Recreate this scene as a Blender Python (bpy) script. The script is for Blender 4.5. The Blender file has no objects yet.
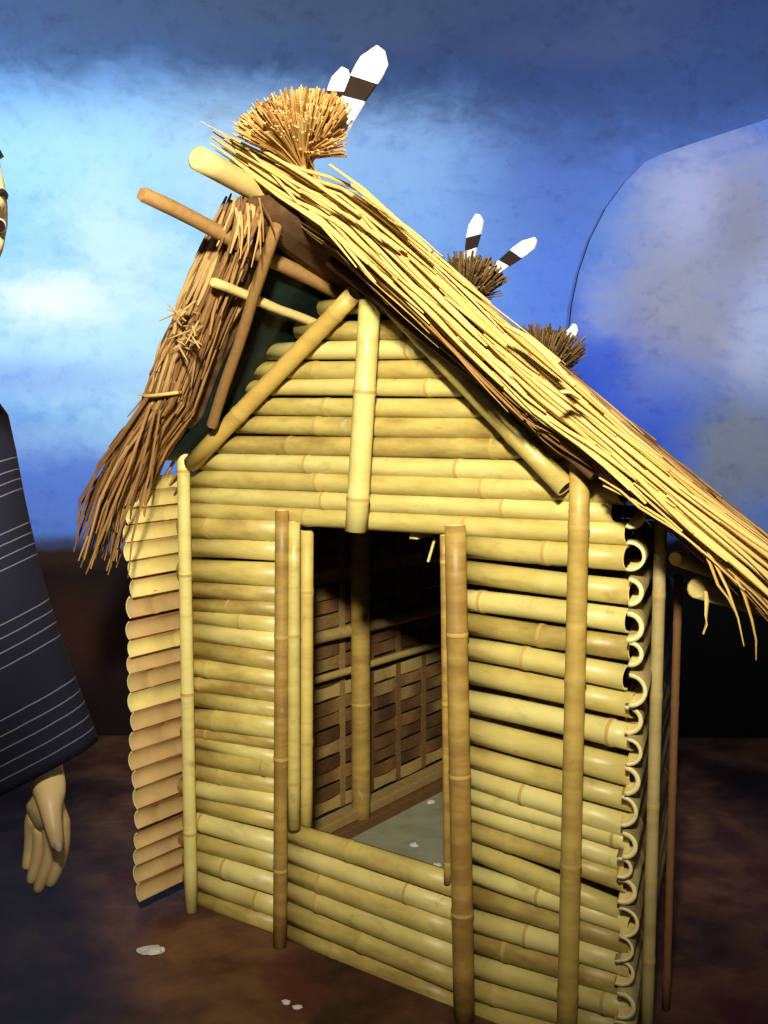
import bpy, bmesh, math, random
from mathutils import Vector, Matrix, noise
random.seed(7)
rnd = random.random
def ru(a, b): return a + (b - a) * rnd()
SC = bpy.context.scene
COL = SC.collection
PI = math.pi

# ------------------------------------------------------------------ camera
F = 1131.0; PITCH = math.radians(6.4); CH = 1.41
CAM = Vector((0, 0, CH))
cam = bpy.data.cameras.new('camera'); co = bpy.data.objects.new('camera', cam); COL.objects.link(co)
co.location = CAM; co.rotation_euler = (PI/2 - PITCH, 0, 0)
cam.sensor_fit = 'VERTICAL'; cam.sensor_height = 36; cam.sensor_width = 27; cam.lens = F / 1024 * 36
cam.clip_start = .02
SC.camera = co

def ray(px, py):
    x = (px - 384) / F; y = (512 - py) / F
    return Vector((x, math.cos(PITCH) + y*math.sin(PITCH), -math.sin(PITCH) + y*math.cos(PITCH)))
def at_y(px, py, Y):                       # point of the world plane y = Y
    r = ray(px, py); return CAM + r * (Y / r.y)
def ground(px, py, z=0):
    r = ray(px, py); return CAM + r * ((z - CH) / r.z)

# the hut has its own frame: u along the front wall, d into the depth, z up
YAW = math.radians(36.5)
U = Vector((math.cos(YAW), -math.sin(YAW), 0)); D = Vector((math.sin(YAW), math.cos(YAW), 0)); Z = Vector((0, 0, 1))
G = ground(187, 900)
W = 1.305; DEP = 1.30
SK = -.34          # the right wall leans inwards towards the back
def L(u, d, z): return Vector((u, d, z))   # hut-local coordinates
def loc(P): q = P - G; return Vector((q.dot(U), q.dot(D), P.z))
def FP(px, py, d=0):                        # measured point on a plane parallel to the front wall
    r = ray(px, py); t = ((G + D*d - CAM).dot(D)) / r.dot(D); return loc(CAM + r*t)
def SP(px, py, u=0):                        # measured point on a plane parallel to the side walls
    r = ray(px, py); t = ((G + U*u - CAM).dot(U)) / r.dot(U); return loc(CAM + r*t)

# ------------------------------------------------------------------ materials
class NT:
    def __init__(s, name, rough=.7, spec=.3):
        s.m = bpy.data.materials.new(name); s.m.use_nodes = True
        s.t = s.m.node_tree; s.b = s.t.nodes['Principled BSDF']
        s.b.inputs['Roughness'].default_value = rough
        s.b.inputs['Specular IOR Level'].default_value = spec
    def n(s, typ, **kw):
        nd = s.t.nodes.new(typ)
        for k, v in kw.items(): setattr(nd, k, v)
        return nd
    def l(s, a, b): s.t.links.new(a, b)
    def val(s, inp, v):
        if isinstance(v, (int, float, tuple, list)): inp.default_value = v
        else: s.l(v, inp)
    def math(s, op, a, b=0, c=None, clamp=False):
        nd = s.n('ShaderNodeMath', operation=op, use_clamp=clamp)
        s.val(nd.inputs[0], a); s.val(nd.inputs[1], b)
        if c is not None: s.val(nd.inputs[2], c)
        return nd.outputs[0]
    def coord(s, kind='Object'): return s.n('ShaderNodeTexCoord').outputs[kind]
    def mapping(s, vec, scale=(1,1,1), off=(0,0,0), rot=(0,0,0)):
        nd = s.n('ShaderNodeMapping'); s.l(vec, nd.inputs[0])
        nd.inputs['Scale'].default_value = scale; nd.inputs['Location'].default_value = off; nd.inputs['Rotation'].default_value = rot
        return nd.outputs[0]
    def noise(s, vec, scale, detail=4, rough=.55, dist=0):
        nd = s.n('ShaderNodeTexNoise'); s.l(vec, nd.inputs['Vector'])
        nd.inputs['Scale'].default_value = scale; nd.inputs['Detail'].default_value = detail
        nd.inputs['Roughness'].default_value = rough; nd.inputs['Distortion'].default_value = dist
        return nd.outputs['Fac']
    def ramp(s, fac, stops):
        nd = s.n('ShaderNodeValToRGB'); s.l(fac, nd.inputs[0]); e = nd.color_ramp.elements
        while len(e) < len(stops): e.new(.5)
        for i, (p, c) in enumerate(stops): e[i].position = p; e[i].color = (*c, 1)
        return nd.outputs[0]
    def mix(s, fac, a, b, mode='MIX'):
        nd = s.n('ShaderNodeMix', data_type='RGBA', blend_type=mode)
        s.val(nd.inputs['Factor'], fac)
        for i, v in ((6, a), (7, b)):
            if isinstance(v, tuple): nd.inputs[i].default_value = (*v[:3], 1)
            else: s.l(v, nd.inputs[i])
        return nd.outputs[2]
    def sstep(s, v, a, b):
        nd = s.n('ShaderNodeMapRange', interpolation_type='SMOOTHSTEP'); s.l(v, nd.inputs[0])
        nd.inputs[1].default_value = a; nd.inputs[2].default_value = b
        return nd.outputs[0]
    def bump(s, h, strength=.3, dist=.01):
        nd = s.n('ShaderNodeBump'); nd.inputs['Strength'].default_value = strength; nd.inputs['Distance'].default_value = dist
        s.l(h, nd.inputs['Height']); s.l(nd.outputs[0], s.b.inputs['Normal'])
    def base(s, c):
        if isinstance(c, tuple): s.b.inputs['Base Color'].default_value = (*c, 1)
        else: s.l(c, s.b.inputs['Base Color'])
def srgb(r, g, b):
    f = lambda c: (c/255/12.92) if c <= 10 else ((c/255 + .055)/1.055)**2.4
    return (f(r), f(g), f(b))

def bamboo_mat(name, c0, c1, c2, rough=.42, streak=(3, 3, 30)):
    # colour attribute 'Col': r = random per pole, g = position along the pole
    t = NT(name, rough, .45)
    at = t.n('ShaderNodeAttribute', attribute_name='Col')
    sep = t.n('ShaderNodeSeparateColor'); t.l(at.outputs['Color'], sep.inputs[0])
    o = t.coord()
    n1 = t.noise(t.mapping(o, (2.2, 2.2, 9)), 3.0, 5, .6)
    n2 = t.noise(t.mapping(o, (1, 1, 1)), 45, 3, .6)
    f = t.math('ADD', t.math('MULTIPLY', n1, .75), t.math('MULTIPLY', sep.outputs[0], .5))
    f = t.math('ADD', f, t.math('MULTIPLY', n2, .12))
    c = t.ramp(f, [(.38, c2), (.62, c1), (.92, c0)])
    spots = t.sstep(t.noise(o, 14, 4, .65, .4), .62, .74)
    c = t.mix(t.math('MULTIPLY', spots, .55), c, srgb(146, 104, 48))
    grime = t.sstep(t.noise(t.mapping(o, (1, 1, 3)), 7, 6, .7, .8), .5, .72)
    c = t.mix(t.math('MULTIPLY', grime, .35), c, srgb(128, 116, 62))
    dust = t.sstep(t.noise(t.mapping(o, off=(7, 3, 1)), 10, 5, .7, .5), .66, .76)
    c = t.mix(t.math('MULTIPLY', dust, .4), c, srgb(206, 200, 168))
    t.base(c); t.bump(n2, .12, .004)
    return t.m
M = {}
M['bamboo'] = bamboo_mat('bamboo_culm', srgb(208, 194, 120), srgb(186, 167, 90), srgb(146, 121, 60))
M['bamboo_dark'] = bamboo_mat('bamboo_post', srgb(200, 176, 92), srgb(174, 146, 70), srgb(136, 104, 48), .5)
M['brace'] = bamboo_mat('bamboo_brace', srgb(196, 166, 84), srgb(172, 138, 66), srgb(134, 100, 48), .5)
def plain(name, c, rough=.7, n=12, amp=.25, spec=.3, bump=.2):
    t = NT(name, rough, spec); o = t.coord(); nn = t.noise(o, n, 4)
    t.base(t.mix(nn, tuple(x*(1-amp) for x in c), tuple(min(1, x*(1+amp)) for x in c)))
    if bump: t.bump(nn, bump, .01)
    return t.m
M['cut'] = plain('bamboo_cut_edge', srgb(226, 210, 150), .7, 40)
M['inner'] = plain('bamboo_inside', srgb(200, 180, 108), .6, 20)
M['rim'] = plain('bamboo_rim', srgb(128, 74, 40), .8, 20)
M['node'] = plain('bamboo_node', srgb(178, 150, 80), .6, 30)
def streaky(name, c0, c1, c2, sc=(6, 6, 6), rough=.75):
    t = NT(name, rough, .2)
    at = t.n('ShaderNodeAttribute', attribute_name='Col')
    sep = t.n('ShaderNodeSeparateColor'); t.l(at.outputs['Color'], sep.inputs[0])
    n1 = t.noise(t.mapping(t.coord(), sc), 3, 4)
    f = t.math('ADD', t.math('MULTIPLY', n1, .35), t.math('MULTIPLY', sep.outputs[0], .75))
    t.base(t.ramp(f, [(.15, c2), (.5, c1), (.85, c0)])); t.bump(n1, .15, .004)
    return t.m
M['straw'] = streaky('golden_straw', srgb(212, 184, 110), srgb(186, 150, 78), srgb(122, 82, 40))
M['straw_brown'] = streaky('brown_straw', srgb(196, 162, 104), srgb(152, 112, 66), srgb(92, 60, 36))
M['straw_mid'] = streaky('bundle_straw', srgb(222, 184, 112), srgb(190, 144, 76), srgb(120, 78, 38))
M['straw_shaded'] = streaky('shaded_straw', srgb(148, 120, 74), srgb(112, 84, 50), srgb(66, 46, 30))  # straw of the far bundles: weaker light there put into a darker colour
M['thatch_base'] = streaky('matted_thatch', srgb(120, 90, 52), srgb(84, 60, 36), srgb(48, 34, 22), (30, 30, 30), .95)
M['wood'] = streaky('weathered_wood', srgb(220, 194, 126), srgb(194, 160, 90), srgb(146, 110, 58), (30, 30, 30), .7)
M['wood_mid'] = streaky('old_wood', srgb(186, 150, 92), srgb(154, 118, 68), srgb(108, 78, 44), (30, 30, 30), .75)
M['wood_dark'] = streaky('brown_wood', srgb(120, 86, 52), srgb(96, 66, 40), srgb(66, 44, 28), (20, 20, 20), .8)
M['green'] = plain('dark_green_sheet', srgb(15, 27, 22), .4, 14, .8, .4, .6)
M['white'] = plain('white_paint', srgb(232, 234, 236), .6, 30, .05, .3, .05)
M['black'] = plain('dark_brown_paint', srgb(44, 32, 24), .6, 30, .2)
M['mat'] = streaky('woven_reed', srgb(166, 142, 84), srgb(112, 82, 46), srgb(72, 48, 28), (14, 14, 50), .85)
M['slab'] = plain('grey_green_cement', srgb(150, 150, 120), .85, 16, .35)
M['chip'] = plain('pale_crumb', srgb(210, 205, 200), .8, 40, .15)

# ------------------------------------------------------------------ mesh helpers
class MB:
    """collects shapes of ONE mesh object"""
    def __init__(s): s.v = []; s.f = []; s.mi = []; s.c = []; s.sm = []
    def add(s, vs, fs, mi=0, col=(.5, .5, .5), smooth=True, cols=None):
        k = len(s.v); s.v += [Vector(v) for v in vs]
        s.c += (cols if cols else [col]*len(vs))
        for i, f in enumerate(fs):
            s.f.append([k + a for a in f]); s.mi.append(mi[i] if isinstance(mi, list) else mi); s.sm.append(smooth)
    def tube(s, pts, rad, seg=8, mi=0, col=(.5, .5, .5), cap=True, flat=1.0, ref=None):
        n = len(pts); rad = rad if isinstance(rad, (list, tuple)) else [rad]*n
        vs = []; ref = ref or Vector((.3, .2, .93))
        for i, p in enumerate(pts):
            a = pts[max(i-1, 0)]; b = pts[min(i+1, n-1)]; t = (b - a)
            t = t.normalized() if t.length > 1e-9 else Vector((0, 0, 1))
            x = t.cross(ref); x = x.normalized() if x.length > 1e-3 else t.orthogonal().normalized()
            y = x.cross(t)
            for k in range(seg):
                g = 2*PI*k/seg; vs.append(p + x*math.cos(g)*rad[i] + y*math.sin(g)*rad[i]*flat)
        fs = [[i*seg + k, i*seg + (k+1) % seg, (i+1)*seg + (k+1) % seg, (i+1)*seg + k] for i in range(n-1) for k in range(seg)]
        s.add(vs, fs, mi, col)
        if cap:
            s.add(vs[:seg], [list(range(seg))[::-1]], mi, col, False); s.add(vs[-seg:], [list(range(seg))], mi, col, False)
    def box(s, c, a, b, cc, mi=0, col=(.5, .5, .5)):   # centre and three half axes
        vs = [c + a*i + b*j + cc*k for i in (-1, 1) for j in (-1, 1) for k in (-1, 1)]
        fs = [[0, 1, 3, 2], [4, 6, 7, 5], [0, 4, 5, 1], [2, 3, 7, 6], [0, 2, 6, 4], [1, 5, 7, 3]]
        s.add(vs, fs, mi, col, False)
    def build(s, name, mats, parent=None, local=True, bevel=0):
        me = bpy.data.meshes.new(name); me.from_pydata([tuple(v) for v in s.v], [], s.f)
        for m in (mats if isinstance(mats, (list, tuple)) else [mats]): me.materials.append(m)
        me.polygons.foreach_set('material_index', s.mi); me.polygons.foreach_set('use_smooth', s.sm)
        ca = me.color_attributes.new('Col', 'FLOAT_COLOR', 'POINT')
        ca.data.foreach_set('color', [x for c in s.c for x in (*c, 1.0)])
        bm = bmesh.new(); bm.from_mesh(me); bmesh.ops.recalc_face_normals(bm, faces=bm.faces); bm.to_mesh(me); bm.free()
        me.update()
        o = bpy.data.objects.new(name, me); COL.objects.link(o)
        if parent: o.parent = parent
        if bevel:
            md = o.modifiers.new('bevel', 'BEVEL'); md.width = bevel; md.segments = 2; md.limit_method = 'ANGLE'
        return o

def tag(o, label=None, cat=None, group=None, kind=None):
    for k, v in (('label', label), ('category', cat), ('group', group), ('kind', kind)):
        if v: o[k] = v
    return o
def struct(o): o['kind'] = 'structure'; return o

def culm(mb, p0, p1, r, out=None, nodes=(), thick=.16, r1=None, wob=.0, a_half=100):
    """bamboo from p0 to p1. out given: split culm (half pipe) bulging towards out; else a whole pipe, hollow at its ends"""
    r1 = r1 or r; ax = (p1 - p0); Ln = ax.length; ax = ax / Ln
    if out is None: y = ax.orthogonal().normalized()
    else: y = (out - ax*out.dot(ax)).normalized()
    x = ax.cross(y)
    ts = [0, 1]
    for nd in nodes:
        for e in (-.012, -.004, .004, .012):
            q = nd + e/Ln
            if 0.01 < q < .99: ts.append(q)
    k = max(2, int(Ln/.12)); ts += [i/k for i in range(1, k) if all(abs(i/k - nd)*Ln > .02 for nd in nodes)]
    ts = sorted(ts)
    ph = ru(0, 9); rc = rnd()
    full = out is None
    seg = 16 if full else 12
    A = [2*PI*i/seg for i in range(seg)] if full else [math.radians(-a_half + 2*a_half*i/seg) for i in range(seg+1)]
    m = len(A); vo = []; vi = []; cols = []
    for t in ts:
        rr = r + (r1 - r)*t
        kn = min([abs(t - nd)*Ln for nd in nodes] or [1])
        if kn < .006: rr *= 1.07
        c = p0 + ax*(t*Ln) + y*(math.sin(t*5 + ph)*wob) + Z*(math.cos(t*4 + ph)*wob)
        for g in A:
            dr = y*math.cos(g) + x*math.sin(g)
            vo.append(c + dr*rr); vi.append(c + dr*rr*(1-thick)); cols.append((rc, t, 0))
    n = len(ts); fs = []; mi = []
    rng = range(m) if full else range(m-1)
    for i in range(n-1):
        isn = min([abs((ts[i]+ts[i+1])/2 - nd)*Ln for nd in nodes] or [1]) < .004
        for k2 in rng:
            fs.append([i*m+k2, i*m+(k2+1) % m, (i+1)*m+(k2+1) % m, (i+1)*m+k2]); mi.append(3 if isn else 0)
    N = len(vo)
    allv = vo + vi
    f2 = []; m2 = []
    for i in range(n-1):
        for k2 in rng:
            f2.append([N+i*m+k2, N+(i+1)*m+k2, N+(i+1)*m+(k2+1) % m, N+i*m+(k2+1) % m]); m2.append(1)
    for i in (0, n-1):
        for k2 in rng:
            f2.append([i*m+k2, i*m+(k2+1) % m, N+i*m+(k2+1) % m, N+i*m+k2]); m2.append(2)
    if not full:
        for k2 in (0, m-1):
            for i in range(n-1):
                f2.append([i*m+k2, (i+1)*m+k2, N+(i+1)*m+k2, N+i*m+k2]); m2.append(4)
    mb.add(allv, fs + f2, mi + m2, cols=cols + cols)
BM = [M['bamboo'], M['inner'], M['cut'], M['node'], M['rim']]
M['bamboo_shade_tone'] = bamboo_mat('bamboo_shade_tone', srgb(168, 150, 96), srgb(136, 116, 70), srgb(98, 78, 44), .6)  # shade of the right side wall put into a darker bamboo colour
M['inner_brown'] = plain('bamboo_inside_brown', srgb(176, 146, 92), .65, 16, .3)  # browner inside for most of the lower left poles
BO = [M['bamboo_shade_tone'], M['inner_brown'], M['cut'], M['node'], M['rim']]
BA = [M['bamboo_shade_tone'], M['inner'], M['cut'], M['node'], M['rim']]
BD = [M['bamboo_dark'], M['inner'], M['cut'], M['node'], M['rim']]
BB = [M['brace'], M['inner'], M['cut'], M['node'], M['rim']]
def nodes_for(Ln, gap=.5):
    out = []; q = ru(.05, gap)
    while q < Ln - .03: out.append(q/Ln); q += gap*ru(.8, 1.2)
    return out

# ================================================================== THE HUT
hut = bpy.data.objects.new('bamboo_hut', None); COL.objects.link(hut)
hut.matrix_world = Matrix.Translation(G) @ Matrix(((U.x, D.x, 0, 0), (U.y, D.y, 0, 0), (0, 0, 1, 0), (0, 0, 0, 1)))
tag(hut, 'small bamboo hut with shaggy straw thatch and an open window on the brown floor', 'hut')
FRONT = L(0, -1, 0)

# scale of one photo pixel on the front wall, to turn measured thickness into metres
def px_m(px, py, d=0): return (FP(px, py + 5, d) - FP(px, py - 5, d)).length / 10

def front_pole(x0, y0, x1, y1, dia, mat=BM, off=0):
    a = FP(x0, y0); b = FP(x1, y1)
    ra = dia/2*px_m(x0, y0); rb = dia/2*px_m(x1, y1) * .98
    r = (ra + rb)/2
    a.y = b.y = .012 + off
    mb = MB(); culm(mb, a, b, r*ru(.89, .98), FRONT, nodes_for((b-a).length), r1=r*ru(.95, 1.05), wob=.0015)
    return mb.build('wall_pole', mat, hut)
# gable, widening downwards
gable = [(318, 308, 402, 304, 18), (296, 331, 404, 329, 21), (266, 352, 424, 348, 20), (243, 370, 490, 369, 20),
         (240, 388, 508, 387, 19), (234, 407, 522, 408, 20), (222, 425, 541, 429, 21), (205, 444, 572, 450, 21), (192, 462, 576, 472, 21)]
for g in gable: front_pole(*g)
for g in [(187, 479, 620, 492, 21), (184, 496, 612, 512, 20), (184, 511, 626, 534, 20)]: front_pole(*g)
# left of the window
left = [(527, 529, 24), (548, 550, 22), (570, 575, 23), (590, 594, 18), (606, 609, 16), (616, 624, 18), (632, 642, 20), (649, 662, 20),
        (667, 679, 19), (684, 694, 19), (698, 711, 17), (720, 727, 23), (732, 744, 13), (740, 760, 17), (757, 769, 19), (772, 786, 20),
        (787, 803, 20), (804, 822, 19), (820, 845, 22), (839, 863, 21), (858, 885, 23), (878, 908, 22), (897, 926, 18)]
for i, (ya, yb, dd) in enumerate(left):
    front_pole(181 if i in (0, 2, 5, 12, 16, 19) else 186, ya - .5, 280, yb + 1, dd, off=.004*(i % 2))
# under the window
for ya, yb, dd in [(833, 886, 22), (852, 910, 23), (872, 931, 24), (890, 955, 25), (911, 979, 25), (932, 1003, 22)]:
    front_pole(286, ya, 458, yb + 2, dd)
# right of the window
right = [(546, 558, 24, 619), (573, 592, 24, 623), (600, 620, 24, 620), (624, 649, 23, 623), (648, 677, 23, 618), (673, 705, 24, 623),
         (701, 737, 25, 625), (729, 774, 26, 625), (755, 802, 22, 628), (776, 828, 24, 622), (794, 843, 19, 624), (811, 862, 21, 618), (828, 882, 20, 618),
         (848, 912, 22, 612), (872, 925, 20, 622), (893, 946, 23, 624), (918, 966, 23, 624), (940, 987, 24, 624), (963, 1010, 25, 624),
         (986, 1033, 25, 624), (1009, 1054, 24, 624)]
for i, (ya, yb, dd, xe) in enumerate(right):
    front_pole(460, ya, xe + 7, yb + 1.5, dd*1.04, off=.004*(i % 2))

# side walls: split culms lying into the depth
def side_pole(p, d0, d1, r, outu, mat=BM, tilt=0, ah=92, thick=.14, sk=0):
    a = L(p.x + sk*d0, d0, p.z); b = L(p.x + sk*d1, d1, p.z + tilt)
    mb = MB(); culm(mb, a, b, r, L(outu, 0, 0), nodes_for(d1-d0), r1=r*ru(.93, 1.03), wob=.002, thick=thick, a_half=ah)
    return mb.build('side_pole', mat, hut)
stubs = [483, 497, 514, 531, 548, 566, 585, 603, 625, 643, 660, 678, 697, 717, 736, 755, 774, 793, 815, 834, 851, 867, 886]
x0s = [127, 132, 131, 129, 129, 134, 136, 134, 132, 133, 133, 134, 135, 137, 136, 135, 138, 140, 141, 139, 139, 140, 142]
for i, y in enumerate(stubs):
    p = SP(158, y, .0)
    d0 = SP(x0s[i], y, 0).y
    dmax = min(DEP, max(.35, (1.30 - p.z)/.36))
    nxt = stubs[i+1] if i+1 < len(stubs) else y + 19
    r = abs(SP(158, nxt, 0).z - p.z)/2*1.03/math.sin(math.radians(58))
    p.x = .004
    side_pole(p, d0, dmax, r, -1, ah=58, thick=.11, mat=BM if i < 7 or i in (9, 12) else BO)
rights = [(515, 28), (559, 30), (594, 29), (627, 31), (655, 26), (690, 34), (721, 29), (749, 28), (779, 30), (809, 32), (842, 28), (866, 22), (890, 27),
          (919, 31), (946, 27), (971, 27), (998, 28), (1025, 27), (1052, 26)]
for i, (y, dd) in enumerate(rights):
    p = SP(630, y, W); r = dd/2*px_m(630, y)
    p.x = W - .020 + ru(-.005, .006)
    dmax = min(DEP, max(.28, (1.12 - p.z)/.3))
    side_pole(p, -.035 + ru(-.015, .01), dmax, r, 1, tilt=ru(-.01, .01), ah=ru(82, 120), thick=ru(.2, .32), sk=SK, mat=BA)

# posts nailed in front of the poles
def post(name, x0, y0, x1, y1, w, off, mat, half=True, gap=.33, zb=None):
    d = -off
    a = FP(x0, y0, d); b = FP(x1, y1, d)
    if zb is not None: b = a + (b - a)*((a.z - zb)/(a.z - b.z))
    r = w/2*px_m((x0+x1)/2, (y0+y1)/2)
    mb = MB(); culm(mb, a, b, r, None, nodes_for((b-a).length, gap), r1=r*1.05, thick=.2)
    return mb.build(name, mat, hut)
post('corner_post', 183, 446, 191, 894, 12, .042, BM, zb=.002)
post('window_post', 282, 510, 280, 940, 13, .042, BD, zb=.002)
post('window_post', 455, 525, 464, 1006, 20, .046, BD, zb=.002)
post('corner_post', 580, 462, 567, 1020, 19, .046, BD, zb=.002)
post('window_jamb', 294, 522, 294, 828, 12, .020, BM)
post('window_jamb', 307, 530, 306, 834, 13, -.035, BD)
post('window_jamb', 444, 535, 448, 884, 8, .012, BD)
post('gable_brace', 354, 294, 191, 464, 17, .04, BB)
post('gable_brace', 383, 297, 566, 488, 20, .045, BM)
post('hanging_pole', 370, 300, 356, 531, 21, .066, BM, gap=.26)
# posts of the side wall, outside
for px, y0, w, zt, d in ((656, 517, 13, 1.17, .10), (675, 560, 9, 1.0, .26)):
    r = w/2*px_m(px, 700)
    mb = MB(); uu = FP(px, 700, d).x; a = L(uu, d, zt); b = L(uu, d, .002)
    culm(mb, a, b, r, None, nodes_for(zt, .2), thick=.2); mb.build('side_post', BA if d < .2 else [M['wood_dark']]*5, hut)  # farther post darker still, its shade put into the colour

# small battens hanging in the window head
mb = MB(); a = FP(435, 538, .05); b = FP(428, 562, .03); mb.tube([a, b], .0035, 6, 0, (.9, 0, 0)); mb.build('hanging_splint', M['inner'], hut)
mb = MB(); a = FP(421, 535, .06); mb.box(a, L(.011, 0, 0), L(0, .03, 0), L(0, 0, .006)); mb.build('purlin_end', M['inner'], hut)

# ------------------------------------------------------------------ inside: woven mats, beams, post, floor
def roof_z(u, d):   # inner height limit under the roof
    zl = 1.14 + (u - 0)*1.10 - .28*d; zr = 1.10 + (W - u)*.92 - .28*d
    return min(zl, zr, 1.74 - .36*d)
def mat_wall(name, org, ax, nrm, length, hfun, z0=.085):
    mb = MB(); row = .045; k = 0; z = z0
    ncol = int(length/.15)
    while z < 1.5:
        seg = 44; cur = []
        rc = ru(.1, .55) if rnd() < .8 else ru(.7, 1)
        for i in range(seg+1):
            s = length*i/seg
            if z + row > hfun(s):
                if len(cur) > 1: pass
                if cur: break
                continue
            w = math.sin(PI*(s/.15) + PI*(k % 2))*.005
            cur.append((s, w))
        if len(cur) > 1:
            vs = []; cols = []
            for s, w in cur:
                for dz, o2 in ((.001, 0), (row - .003, 0), (row - .003, -.002), (.001, -.002)):
                    vs.append(org + ax*s + nrm*(w + o2) + Z*(z + dz)); cols.append((min(1, max(0, rc + noise.noise(Vector((s*9, z*20, 3)))*.6)), 0, 0))
            m = len(cur)
            fs = [[i*4+j, i*4+(j+1) % 4, (i+1)*4+(j+1) % 4, (i+1)*4+j] for i in range(m-1) for j in range(4)]
            mb.add(vs, fs, 0, cols=cols, smooth=False)
        z += row; k += 1
    for c in range(ncol+1):     # uprights the reeds are woven around
        s = .15*c + .002
        if s > length: break
        h = hfun(s) - .02
        if h > z0 + .05:
            cc = ru(.15, .65)
            mb.box(org + ax*s + Z*((z0 + h)/2), ax*.013, nrm*.0015, Z*((h - z0)/2), 0, (cc, 0, 0))
    return mb.build(name, M['mat'], hut)
mat_wall('woven_mat', L(.045, .03, 0), L(0, 1, 0), L(1, 0, 0), DEP - .04, lambda s: min(1.3, roof_z(.05, s) + .05))
mat_wall('woven_mat', L(W - .045 + SK*DEP, DEP - .02, 0), L(-SK, -1, 0).normalized(), L(-1, 0, 0), DEP - .06, lambda s: min(1.3, roof_z(W - .05, DEP - s) - .06 + .16*(s/DEP)**2))
mat_wall('woven_mat', L(.05, DEP, 0), L(1, 0, 0), L(0, -1, 0), W - .1 + SK*DEP, lambda s: min(1.4, roof_z(s + .05, DEP) - .06))
def ibeam(name, a, b, r, mat, flat=1, col=(.5, 0, 0), seg=10):
    mb = MB(); k = 6
    mb.tube([a + (b-a)*(i/k) + L(0, 0, ru(-.002, .002)) for i in range(k+1)], r, seg, 0, col, True, flat); return mb.build(name, mat, hut)
# sill beams: pale upper batten and redder lower one
mb = MB(); mb.box(L(.085, DEP/2, .072), L(.028, 0, 0), L(0, DEP/2 - .03, 0), L(0, 0, .016), 0, (.75, 0, 0)); mb.build('sill_batten', M['mat'], hut, bevel=.004)
mb = MB(); mb.box(L(.09, DEP/2, .028), L(.045, 0, 0), L(0, DEP/2 - .03, 0), L(0, 0, .026), 0, (.35, 0, 0)); mb.build('sill_beam', M['mat'], hut, bevel=.004)
mb = MB(); mb.box(L(.44, DEP - .05, .035), L(.36, 0, 0), L(0, .03, 0), L(0, 0, .032), 0, (.6, 0, 0)); mb.build('sill_beam', M['mat'], hut, bevel=.004)
pp = SP(361, 800, .10)
post_in = MB(); culm(post_in, L(.10, pp.y, 1.08), L(.10, pp.y, .02), .030, None, (.3, .62), thick=.2)
post_in.build('inner_post', BD, hut)
rl = SP(330, 632, .075)
ibeam('wall_rail', L(.068, .04, rl.z), L(.068, DEP - .05, rl.z - .03), .019, M['mat'], col=(.85, 0, 0))
ibeam('wall_rail', L(.068, .04, rl.z - .13), L(.068, DEP - .05, rl.z - .15), .012, M['mat'], col=(.9, 0, 0))
mb = MB(); mb.add([L(.03, .02, z) if k == 0 else L(W - .04, .02, z) if k == 1 else L(W - .04 + SK*DEP, DEP - .02, z) if k == 2 else L(.03, DEP - .02, z) for z in (.001, .023) for k in range(4)],
       [[0, 3, 2, 1], [4, 5, 6, 7], [0, 1, 5, 4], [1, 2, 6, 5], [2, 3, 7, 6], [3, 0, 4, 7]], smooth=False); mb.build('floor_slab', M['slab'], hut)

# ------------------------------------------------------------------ roof
def poly(pts, s):            # point at parameter s of a polyline
    n = len(pts) - 1; k = min(int(s*n), n-1); f = s*n - k
    return pts[k] + (pts[k+1] - pts[k])*f
# right slope: measured upper and lower outline of its front edge
TOPR = [FP(x, y, -.26 + .014*i) for i, (x, y) in enumerate([(238, 142), (300, 172), (352, 190), (400, 230), (452, 278), (505, 326), (560, 376), (620, 432), (690, 489), (768, 549), (812, 582)])]
LOWR = [FP(x, y, -.26 + .014*i) for i, (x, y) in enumerate([(228, 168), (275, 212), (330, 246), (375, 290), (425, 330), (478, 378), (530, 424), (590, 458), (655, 515), (735, 582), (800, 650)])]
R0 = FP(250, 150, -.3); R1 = FP(600, 431, 1.45); RV = R1 - R0
def RVs(s): return RV + L(0, 0, .10*s)       # the eave drops a little less than the ridge
def right_pt(s, h, q): return poly(LOWR, s)*(1-h) + poly(TOPR, s)*h + RVs(s)*q
TOPL = [FP(x, y, -.28 + .01*i) for i, (x, y) in enumerate([(226, 186), (200, 250), (178, 298), (158, 345), (146, 395), (118, 440), (92, 500), (74, 560)])]
LOWL = [FP(x, y, -.28 + .01*i) for i, (x, y) in enumerate([(250, 214), (232, 256), (212, 306), (192, 356), (174, 402), (138, 446), (114, 490), (100, 545)])]
def LVs(s): return RV*(1-s) + L(-.20, 1.62, -.36)*s
def left_pt(s, h, q): return poly(LOWL, s)*(1-h) + poly(TOPL, s)*h + LVs(s)*q

def slab(fn, h0, h1, ns=24, nq=14, s0=0, s1=1, q0=0.02, q1=1, rough=.0):
    mb = MB(); vs = []; cols = []
    for a in range(ns+1):
        for b in range(nq+1):
            for h in (h0, h1):
                p = fn(s0 + (s1-s0)*a/ns, h, q0 + (q1-q0)*b/nq)
                p = p + Vector((0, 0, noise.noise(p*14)*rough)); vs.append(p); cols.append((.5 + noise.noise(p*30)*.6, 0, 0))
    I = lambda a, b, k: (a*(nq+1) + b)*2 + k
    fs = []
    for a in range(ns):
        for b in range(nq):
            for k in (0, 1): fs.append([I(a, b, k), I(a+1, b, k), I(a+1, b+1, k), I(a, b+1, k)])
    for a in range(ns):
        for b in (0, nq): fs.append([I(a, b, 0), I(a+1, b, 0), I(a+1, b, 1), I(a, b, 1)])
    for b in range(nq):
        for a in (0, ns): fs.append([I(a, b, 0), I(a, b+1, 0), I(a, b+1, 1), I(a, b, 1)])
    mb.add(vs, fs, 0, cols=cols, smooth=True); return mb
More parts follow.
